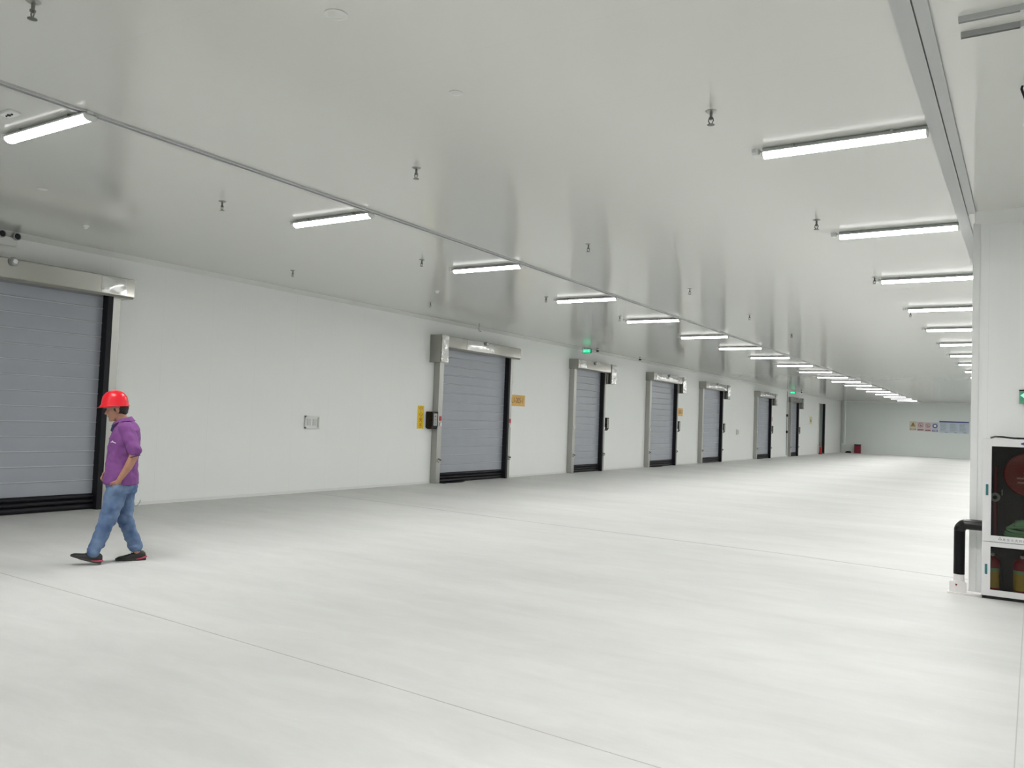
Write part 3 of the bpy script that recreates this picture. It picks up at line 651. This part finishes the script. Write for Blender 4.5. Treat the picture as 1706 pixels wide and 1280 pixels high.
# pipe beside the cabinet
t = thing('insulated_pipe', 'black insulated pipe bending down to a white wrapped foot beside the cabinet', 'pipe', (-.58, 9.64, 0))
m = MB(); R = .07; pts = [(.203, 0, .70), (.12, 0, .70), (R, 0, .70)]+[(R-R*math.sin(a), 0, .70-R+R*math.cos(a)) for a in [PI/2*i/8 for i in range(1, 9)]]+[(0, 0, .4), (0, 0, .19)]
MT['insul'] = mat('black_foam_insulation', (.004, .004, .005), .38, spec=.2)
m.tube(pts, .052, 20).build('insulation', 'insul', t, smooth=True)
MT['tape'] = mat('glossy_black_tape', (.008, .008, .008), .14, spec=.35)
MB().tube(pts[:11], [.0535+.0008*(i % 2) for i in range(11)], 20).build('tape_wrap', 'tape', t, smooth=True)
MB().prism([(-.012, .012), (.012, .010), (.0, -.014)], (-.02, -.0665, .085), (1, 0, 0), (0, 0, 1), (0, -.002, 0)).build('rust_mark', 'darkred', t)
MB().tube([(0, 0, .19), (0, 0, .14), (.0, 0, .0)], [.05, .052, .054], 14).build('wrapped_foot', 'plaster', t, smooth=True)
MB().prism([(-.085, -.06), (-.02, -.065), (.07, -.055), (.068, .05), (-.06, .06)], (0, 0, .0), (1, 0, 0), (0, 1, 0), (0, 0, .12)).build('foot_block', 'plaster', t, bevel=.008)
MB().prism([(-.10, -.09), (.09, -.10), (.20, -.08), (.20, .10), (-.09, .09)], (0, 0, 0), (1, 0, 0), (0, 1, 0), (0, 0, .012)).build('base_pad', 'plaster', t)
# exit sign on the cabinet wall
t = thing('exit_sign', 'green exit sign with left arrow on the wall above the fire cabinet', 'exit sign', (.09, YC, 2.015))
MB().box(-.165, .165, -.03, 0, -.065, .075).build('case', 'grey_pl', t, bevel=.003)
MB().box(-.165, .165, -.034, -.0, .062, .076).build('top_bar', 'black', t)
MB().box(-.158, .158, -.034, -.029, -.058, .058).build('sign_face', 'green_dark', t)
MB().prism([(-.155, .018), (-.12, .045), (-.12, .028), (-.06, .028), (-.06, .008), (-.12, .008), (-.12, -.009)], (0, -.0345, 0), (1, 0, 0), (0, 0, 1), (0, -.002, 0)).build('arrow', 'sign_white', t)
text('lettering', 'EXIT', .06, 'sign_white', t, (.06, -.0355, 0), ROT_Y)

# ------------------------------------------------------------------ the walking man
def soft(name, prims, m, parent, voxel, smooth=6, disp=None):
    """one continuous surface grown from overlapping closed solids"""
    mb = MB()
    for p in prims: p(mb)
    me = bpy.data.meshes.new('tmp'); me.from_pydata(mb.v, [], mb.f)
    bm = bmesh.new(); bm.from_mesh(me); bmesh.ops.recalc_face_normals(bm, faces=bm.faces); bm.to_mesh(me); bm.free()
    o = bpy.data.objects.new('tmp', me); C.objects.link(o)
    r = o.modifiers.new('r', 'REMESH'); r.mode = 'VOXEL'; r.voxel_size = voxel
    if disp:
        tx = bpy.data.textures.new('folds', 'CLOUDS'); tx.noise_scale = disp[1]; tx.noise_depth = 1
        d = o.modifiers.new('d', 'DISPLACE'); d.texture = tx; d.strength = disp[0]; d.mid_level = .5
        d.texture_coords = 'LOCAL'
    q = o.modifiers.new('s', 'SMOOTH'); q.factor = .5; q.iterations = smooth
    dg = bpy.context.evaluated_depsgraph_get(); ne = bpy.data.meshes.new_from_object(o.evaluated_get(dg))
    bpy.data.objects.remove(o); ne.name = name; ne.materials.clear(); ne.materials.append(MT[m]); ne.polygons.foreach_set('use_smooth', [True]*len(ne.polygons))
    ob = bpy.data.objects.new(name, ne); C.objects.link(ob)
    if parent: ob.parent = parent
    return ob
def ell(c, r, rot=(0, 0, 0)):
    def f(mb):
        Rm = Euler(rot).to_matrix(); c_ = Vector(c); rings = []
        for i in range(1, 12):
            th = PI*i/12; rings.append([c_+Rm@Vector((r[0]*math.sin(th)*math.cos(a), r[1]*math.sin(th)*math.sin(a), r[2]*math.cos(th))) for a in [2*PI*j/18 for j in range(18)]])
        mb.rings(rings)
    return f
def cap(p0, p1, r0, r1, fl=None):
    """tapered limb with round ends; fl = (axis, factor) flattens it"""
    def f(mb):
        a, b = Vector(p0), Vector(p1); d = (b-a).normalized(); pts = []; rs = []
        for k in (-.95, -.7, -.35): pts.append(a+d*r0*k); rs.append(r0*math.sqrt(1-k*k))
        for k in (0, .25, .5, .75, 1): pts.append(a.lerp(b, k)); rs.append(r0+(r1-r0)*k)
        for k in (.35, .7, .95): pts.append(b+d*r1*k); rs.append(r1*math.sqrt(1-k*k))
        m = MB(); m.tube(pts, rs, 16)
        if fl:
            ax = Vector(fl[0]).normalized(); c = (a+b)/2
            m.v = [tuple(Vector(v)-ax*((Vector(v)-c).dot(ax))*(1-fl[1])) for v in m.v]
        mb.add(m.v, m.f)
    return f
def loft(secs):
    def f(mb):
        mb.rings([[(cx+rx*math.copysign(abs(math.cos(a))**.85, math.cos(a)), cy+ry*math.copysign(abs(math.sin(a))**.9, math.sin(a)), z) for a in [2*PI*j/28 for j in range(28)]] for cx, cy, z, rx, ry in secs])
    return f
def hand(wrist, d, nrm, side, curl):
    """palm, four bent fingers of their own lengths, and a thumb from the side of the palm"""
    w, d, n = Vector(wrist), Vector(d).normalized(), Vector(nrm).normalized(); s = d.cross(n).normalized()*side
    out = [cap(w, w+d*.03, .026, .030, (n, .7))]
    pc = w+d*.055
    for k in range(4):
        o = s*(.027-.018*k); out.append(cap(w+d*.02+o*.6, w+d*.088+o, .013, .0115))
    out.append(ell(pc, (.03, .03, .016), n.to_track_quat('Z', 'X').to_euler()))
    for k, L in enumerate((.070, .078, .073, .058)):
        o = s*(.029-.0195*k); p = w+d*.09+o; dd = d.copy()
        for q, (f, r) in enumerate(((.45, .0092), (.30, .0085), (.25, .0075))):
            dd = (Quaternion(s*side if False else s, 0)@dd); ang = curl*(1, 1.2, .9)[q]
            dd = (dd*math.cos(ang)+n*math.sin(ang)).normalized() if q == 0 else (dd*math.cos(ang*.8)+(n-dd*n.dot(dd)).normalized()*math.sin(ang*.8)).normalized()
            e = p+dd*L*f; out.append(cap(p, e, r, r*.94)); p = e
    p = w+d*.03+s*.024; e = p+(d*.6+s*.62+n*.35).normalized()*.040; out.append(cap(p, e, .0135, .011)); out.append(cap(e, e+(d*.85+s*.1+n*.45).normalized()*.032, .0108, .009))
    return out
MT['skin'] = mat('skin', (.42, .215, .14), .5, noise=.06, nscale=14)
MT['lip'] = mat('lip', (.30, .11, .09), .5)
MT['hair'] = mat('black_hair', (.018, .014, .012), .6)
MT['helmet'] = mat('red_helmet_shell', (.72, .008, .022), .28)
MT['helmet_in'] = mat('helmet_band', (.25, .24, .2), .6)
MT['shirt'] = mat('purple_knit', (.20, .062, .245), .8, noise=.14, nscale=9)
MT['shirt_dark'] = mat('dark_purple_piping', (.05, .012, .08), .8)
MT['mark'] = mat('pale_shirt_mark', (.75, .62, .78), .6)
MT['lining'] = mat('navy_lining', (.03, .06, .15), .8)
MT['shoe'] = mat('black_mesh_shoe', (.012, .013, .012), .55)
MT['sole'] = mat('dark_sole', (.03, .028, .028), .6)
MT['accent'] = mat('red_shoe_accent', (.42, .04, .08), .5)
def denim():
    m = mat('blue_denim', (.09, .155, .30), .8); nt = m.node_tree; b = nt.nodes['Principled BSDF']
    tc = nt.nodes.new('ShaderNodeTexCoord'); nz = nt.nodes.new('ShaderNodeTexNoise'); nz.inputs['Scale'].default_value = 7; nz.inputs['Detail'].default_value = 4
    nt.links.new(tc.outputs['Object'], nz.inputs['Vector']); cr = nt.nodes.new('ShaderNodeValToRGB')
    cr.color_ramp.elements[0].position = .35; cr.color_ramp.elements[0].color = (.055, .105, .225, 1); cr.color_ramp.elements[1].position = .68; cr.color_ramp.elements[1].color = (.15, .225, .36, 1)
    nt.links.new(nz.outputs['Fac'], cr.inputs[0]); nt.links.new(cr.outputs[0], b.inputs['Base Color']); return m
MT['denim'] = denim()
man = thing('person', 'man in red helmet, purple polo shirt and jeans walking left, hand in pocket', 'person', (-7.82, 4.95, 0), math.atan2(-.8, -.6))
HQ = Matrix.Rotation(math.radians(12), 3, 'Y'); HC = Vector((.028, 0, 1.548))
def hp(x, y, z): return tuple(HC+HQ@Vector((x, y, z)))
hr = (0, math.radians(12), 0)
B = [loft([(-.055, 0, .74, .10, .13), (-.05, 0, .85, .125, .155), (-.05, 0, 1.0, .12, .145), (-.055, 0, 1.15, .118, .155), (-.07, 0, 1.28, .11, .165), (-.072, 0, 1.36, .09, .15), (-.06, 0, 1.41, .07, .09)]),
     cap((-.062, 0, 1.36), (.0, 0, 1.50), .060, .054), cap((-.075, -.16, 1.35), (-.075, .16, 1.35), .045, .045),
     ell(hp(-.012, 0, .035), (.094, .076, .085), hr), ell(hp(.018, 0, -.035), (.074, .063, .082), hr), ell(hp(.035, 0, -.085), (.048, .046, .036), hr), ell(hp(.072, 0, -.102), (.018, .022, .016)),
     cap(hp(.086, 0, .006), hp(.107, 0, -.028), .008, .0125), cap(hp(.094, -.011, -.032), hp(.094, .011, -.032), .0085, .0085),
     cap(hp(.080, -.034, .02), hp(.080, .034, .02), .011, .011), ell(hp(.058, .037, -.028), (.022, .02, .024)), ell(hp(.058, -.037, -.028), (.022, .02, .024)),
     cap(hp(.083, -.018, -.059), hp(.083, .018, -.059), .0085, .0085),
     ell(hp(-.012, .078, -.012), (.019, .011, .033), (.15, .15, .25)), ell(hp(-.012, -.078, -.012), (.019, .011, .033), (-.15, .15, -.25)),
     # left arm, hand in the pocket
     cap((-.09, .185, 1.33), (-.170, .245, 1.085), .046, .041), cap((-.168, .245, 1.085), (-.125, .235, .98), .043, .040), cap((-.125, .235, .98), (-.052, .205, .855), .039, .027, ((0, 1, 0), .85)),
     # right arm, forearm forward
     cap((-.09, -.185, 1.33), (-.105, -.245, 1.08), .046, .041), cap((-.105, -.245, 1.08), (-.03, -.235, .99), .042, .038), cap((-.03, -.235, .99), (.065, -.205, .905), .037, .026),
     # legs
     cap((-.045, .085, .80), (.045, .105, .45), .085, .055), cap((.045, .105, .45), (.10, .108, .28), .052, .050), cap((.10, .108, .28), (.15, .11, .09), .048, .036),
     cap((-.06, -.085, .80), (-.10, -.095, .43), .085, .055), cap((-.10, -.095, .43), (-.155, -.098, .27), .052, .050), cap((-.155, -.098, .27), (-.235, -.10, .075), .048, .036)]
B += hand((-.05, .200, .85), (.36, -.30, -.88), (.3, -.9, 0), -1, .15)
B += hand((.065, -.205, .905), (.62, .25, -.72), (-.35, .8, -.2), 1, .55)
body = soft('body', B, 'skin', man, .0062, 4)
ew = MT['ew'] = mat('eye_white', (.36, .32, .29), .3)
for sy in (-1, 1):
    e = MB(); MBv = ell(hp(.079, sy*.030, .003), (.010, .013, .0085)); MBv(e); eo = e.build('eye', 'ew', man, smooth=True)
    e = MB(); ell(hp(.087, sy*.030, .003), (.004, .005, .005))(e); e.build('pupil', 'hair', eo, smooth=True)
    MB().tube([hp(.088, sy*.046, .020), hp(.092, sy*.030, .026), hp(.091, sy*.014, .021)], .0035, 6).build('eyebrow', 'hair', man)
MB().tube([hp(.088, -.020, -.060), hp(.0935, 0, -.0585), hp(.088, .020, -.060)], .0042, 8).build('lips', 'lip', man, smooth=True)
soft('hair', [ell(hp(-.030, 0, .012), (.086, .0805, .085), hr), ell(hp(-.062, 0, -.035), (.040, .062, .038), hr), cap(hp(.018, .071, .02), hp(.014, .071, -.012), .009, .006), cap(hp(.018, -.071, .02), hp(.014, -.071, -.012), .009, .006)], 'hair', man, .006, 3)
# safety helmet
def helmet():
    m = MB(); N = 36; rings = []
    def rg(t, brim=0, dz=0):
        # t 0 rim .. 1 top
        z = .155*math.sin(t*PI/2)**.95; k = math.cos(t*PI/2)**.62; out = []
        for j in range(N):
            a = 2*PI*j/N; c, s_ = math.cos(a), math.sin(a)
            rx = .127 if c > 0 else .128; x = rx*k*c; y = .112*k*s_
            if brim: f = max(0, c)**2.2; x += brim*(.012+.045*f)*(c if c > 0 else c); y += brim*.010*s_; 
            zz = z+dz-(.016*max(0, c)**2 if brim else 0)
            out.append((x, y, zz))
        return out
    rings = [rg(0, 1, -.004), rg(0, 1, .002), rg(0, .35, .004)]+[rg(i/12) for i in range(1, 12)]+[rg(.985)]
    m.rings(rings)
    return m
hx = thing('tmp_e', 'x', 'x'); bpy.data.objects.remove(hx)
m = helmet(); hl = m.build('helmet', 'helmet', man, smooth=True); hl.location = (.047, 0, 1.578); hl.rotation_euler = (0, math.radians(3), 0)
hl['label'] = 'glossy red safety helmet with a short peak'
for yy, L in ((0, 1), (.035, .9), (-.035, .9)):
    pts = []
    for i in range(13):
        a = math.radians(25+130*i/12); x = .125*L*math.cos(a); 
        zz = .158*(max(0, 1-(x/.132)**2-(yy/.118)**2))**.46
        pts.append((x, yy, zz-.002))
    MB().tube(pts, .006, 8).build('ridge', 'helmet', hl, smooth=True)
MB().rings([[(.112*math.cos(a)*k, .095*math.sin(a)*k, z) for a in [2*PI*j/28 for j in range(28)]] for k, z in ((.95, .015), (.95, -.022), (.90, -.022), (.90, .015))], closed=True, cap=False).build('headband', 'helmet_in', hl, smooth=True)
# polo shirt
shirt = soft('polo_shirt', [loft([(-.053, 0, .785, .155, .19), (-.05, 0, .80, .162, .195), (-.048, 0, .90, .158, .188), (-.052, 0, 1.0, .148, .172), (-.057, 0, 1.15, .145, .182), (-.070, 0, 1.27, .138, .197), (-.078, 0, 1.345, .122, .19), (-.070, 0, 1.40, .095, .125), (-.05, 0, 1.435, .075, .078)]),
     cap((-.085, .17, 1.352), (-.178, .248, 1.145), .074, .064), cap((-.085, -.17, 1.352), (-.10, -.242, 1.14), .074, .064), cap((-.078, -.17, 1.362), (-.078, .17, 1.362), .068, .068)], 'shirt', man, .008, 4, (.030, .085))
shirt['label'] = 'purple short-sleeved polo shirt'
for pts, r in (([(-.178+.046*math.cos(a)-.002, .250+.046*math.sin(a), 1.088-.012*math.cos(a)) for a in [2*PI*j/24 for j in range(24)]], .005), ([(-.102+.050*math.cos(a), -.245+.050*math.sin(a), 1.084) for a in [2*PI*j/24 for j in range(24)]], .005)):
    MB().tube(pts, r, 8, closed=True).build('sleeve_piping', 'shirt_dark', shirt, smooth=True)
col = []
N = 28
for rr, z0, lift in ((.064, 1.452, .020), (.074, 1.458, .022), (.088, 1.425, .012), (.082, 1.418, .010)):
    col.append([(-.040+rr*1.05*math.cos(a)+(.018*math.cos(a) if rr > .08 else .004), rr*math.sin(a), z0-.048*max(0, math.cos(a))**1.5+lift*max(0, -math.cos(a))) for a in [.35+(2*PI-.7)*j/(N-1) for j in range(N)]])
m = MB(); n = len(col); vs = [p for r in col for p in r]; fs = []
for i in range(n):
    for j in range(N-1): a, b = i*N, ((i+1) % n)*N; fs.append((a+j, a+j+1, b+j+1, b+j))
m.add(vs, fs); m.build('collar', 'shirt', shirt, smooth=True)
MB().tube([(p[0]*1.0, p[1]*1.01, p[2]-.002) for p in col[2]], .0035, 6).build('collar_piping', 'shirt_dark', shirt, smooth=True)
from mathutils.bvhtree import BVHTree
bv = BVHTree.FromPolygons([v.co for v in shirt.data.vertices], [list(p.vertices) for p in shirt.data.polygons])
def on_shirt(x, z, fr=(0, 1, 0)):
    o = Vector((x, 0, z))+Vector(fr)*.6; h = bv.ray_cast(o, -Vector(fr)); return h[0]+h[1]*.002 if h[0] else None
for a in (((.052, 1.215), (.036, 1.228), (.030, 1.218)), ((.036, 1.218), (.020, 1.214), (.004, 1.210))):
    pts = [on_shirt(*q) for q in a]
    if all(pts): MB().tube(pts, .0045, 6).build('chest_mark', 'mark', shirt)
pts = [p for p in (on_shirt(0, z, (1, 0, 0)) for z in (1.40, 1.36, 1.32, 1.28, 1.24)) if p]
if len(pts) > 2: MB().tube(pts, .006, 6).build('placket', 'shirt_dark', shirt, smooth=True)
soft('collar_lining', [ell((.030, -.045, 1.385), (.030, .032, .038), (0, .4, 0)), cap((.045, -.05, 1.39), (.065, -.055, 1.33), .02, .016)], 'lining', man, .006, 3)
# jeans
def fold(c, d, r, tilt, span=(0, 2*PI), th=.018):
    """soft roll of cloth round a limb: centre, limb direction, radius, tilt"""
    def f(mb):
        dv = Vector(d).normalized(); q = dv.to_track_quat('Z', 'X'); q2 = Euler(tilt).to_quaternion(); pts = []; n = 20
        full = span[1]-span[0] > 6.2
        for i in range(n if full else n+1):
            a = span[0]+(span[1]-span[0])*i/n; pts.append(Vector(c)+q@(q2@Vector((r*math.cos(a), r*math.sin(a), 0))))
        m = MB(); m.tube(pts, th if full else [th*max(.25, math.sin(PI*i/n)) for i in range(n+1)], 8, closed=full); mb.add(m.v, m.f)
    return f
LEG_FOLDS = []
for c, d, r, tl in (((.152, .11, .142), (.05, 0, -1), .062, (.1, .15, 0)), ((.138, .11, .178), (.2, 0, -1), .064, (-.2, -.2, 0)), ((.118, .109, .225), (.25, 0, -1), .064, (.25, .3, 0)), ((.055, .106, .405), (.3, 0, -1), .074, (.3, -.35, 0)), ((.040, .104, .47), (.2, 0, -1), .078, (-.3, .4, 0)), ((.018, .099, .55), (.2, 0, -1), .086, (.2, .5, 0)), ((-.01, .093, .65), (.2, 0, -1), .096, (-.3, .55, 0)),
                    ((-.213, -.10, .152), (-.1, 0, -1), .064, (.1, .1, 0)), ((-.200, -.10, .192), (-.3, 0, -1), .064, (-.2, .3, 0)), ((-.178, -.099, .235), (-.3, 0, -1), .065, (.2, -.2, 0)), ((-.115, -.096, .39), (-.2, 0, -1), .074, (.3, .35, 0)), ((-.10, -.094, .46), (-.1, 0, -1), .077, (-.3, -.4, 0)), ((-.092, -.092, .56), (-.1, 0, -1), .086, (.2, -.45, 0))):
    LEG_FOLDS.append(fold(c, d, r, tl, (random.uniform(-.6, .6), random.uniform(3.6, 5.2))))
jeans = soft('jeans', [loft([(-.065, 0, .70, .125, .165), (-.055, 0, .76, .145, .182), (-.05, 0, .85, .142, .178), (-.05, 0, .88, .13, .165)]),
     cap((-.035, .088, .765), (.043, .105, .455), .108, .082), cap((.043, .105, .455), (.10, .108, .28), .082, .070), cap((.10, .108, .28), (.143, .11, .165), .070, .066), cap((.135, .11, .19), (.152, .11, .135), .064, .066),
     cap((-.075, -.088, .765), (-.10, -.095, .44), .105, .080), cap((-.10, -.095, .44), (-.155, -.098, .28), .080, .070), cap((-.155, -.098, .28), (-.205, -.10, .18), .070, .066), cap((-.20, -.10, .20), (-.215, -.10, .15), .066, .070),
     cap((-.035, .178, .765), (.005, .150, .69), .052, .044)]+LEG_FOLDS, 'denim', man, .008, 4, (.034, .085))
jeans['label'] = 'faded blue jeans'
fl = MB(); fl.tube([(-.075, .168, .815), (-.045, .196, .800), (-.005, .196, .800), (.03, .172, .815)], .006, 8); fl.build('pocket_edge', 'denim', jeans, smooth=True)
# shoes
def shoe(loc, pitch):
    prof = [(0, .022, .055), (.008, .032, .080), (.03, .038, .098), (.07, .039, .100), (.105, .040, .088), (.14, .043, .070), (.18, .047, .056), (.22, .046, .046), (.255, .038, .038), (.275, .026, .028), (.283, .012, .018)]
    m = MB(); rings = []
    for x, w_, h in prof:
        rings.append([(x, w_*cx, .016+(h-.016)*cz) for cx, cz in ((-1, 0), (-1.04, .35), (-.86, .72), (-.45, .96), (0, 1), (.45, .96), (.86, .72), (1.04, .35), (1, 0))])
    m.rings(rings); up = m.build('shoe', 'shoe', man, smooth=True)
    up.location = loc; up.rotation_euler = (0, -pitch, 0)
    m = MB(); rings = []
    for x, w_, h in prof:
        xx = x*1.02-.004; t_ = .0 if 0.03 < x < .22 else .004
        rings.append([(xx, -w_*1.06, .022), (xx, -w_*1.02, t_), (xx, w_*1.02, t_), (xx, w_*1.06, .022)])
    m.rings(rings); m.build('sole', 'sole', up)
    m = MB(); pts = [(.085, .0425, .016), (.04, .042, .024), (.008, .034, .034), (-.004, 0, .036), (.008, -.034, .034), (.04, -.042, .024), (.085, -.0425, .016)]
    m.tube(pts, [.004, .008, .010, .010, .010, .008, .004], 8); m.build('heel_accent', 'accent', up, smooth=True)
    for i in range(4):
        x = .115+.022*i; z = .089-.012*i
        MB().tube([(x, -.026, z-.006), (x+.004, 0, z+.002), (x, .026, z-.006)], .0032, 6).build('lace', 'sole', up)
shoe((.085, .11, .006), math.radians(17)); shoe((-.315, -.10, 0), 0)
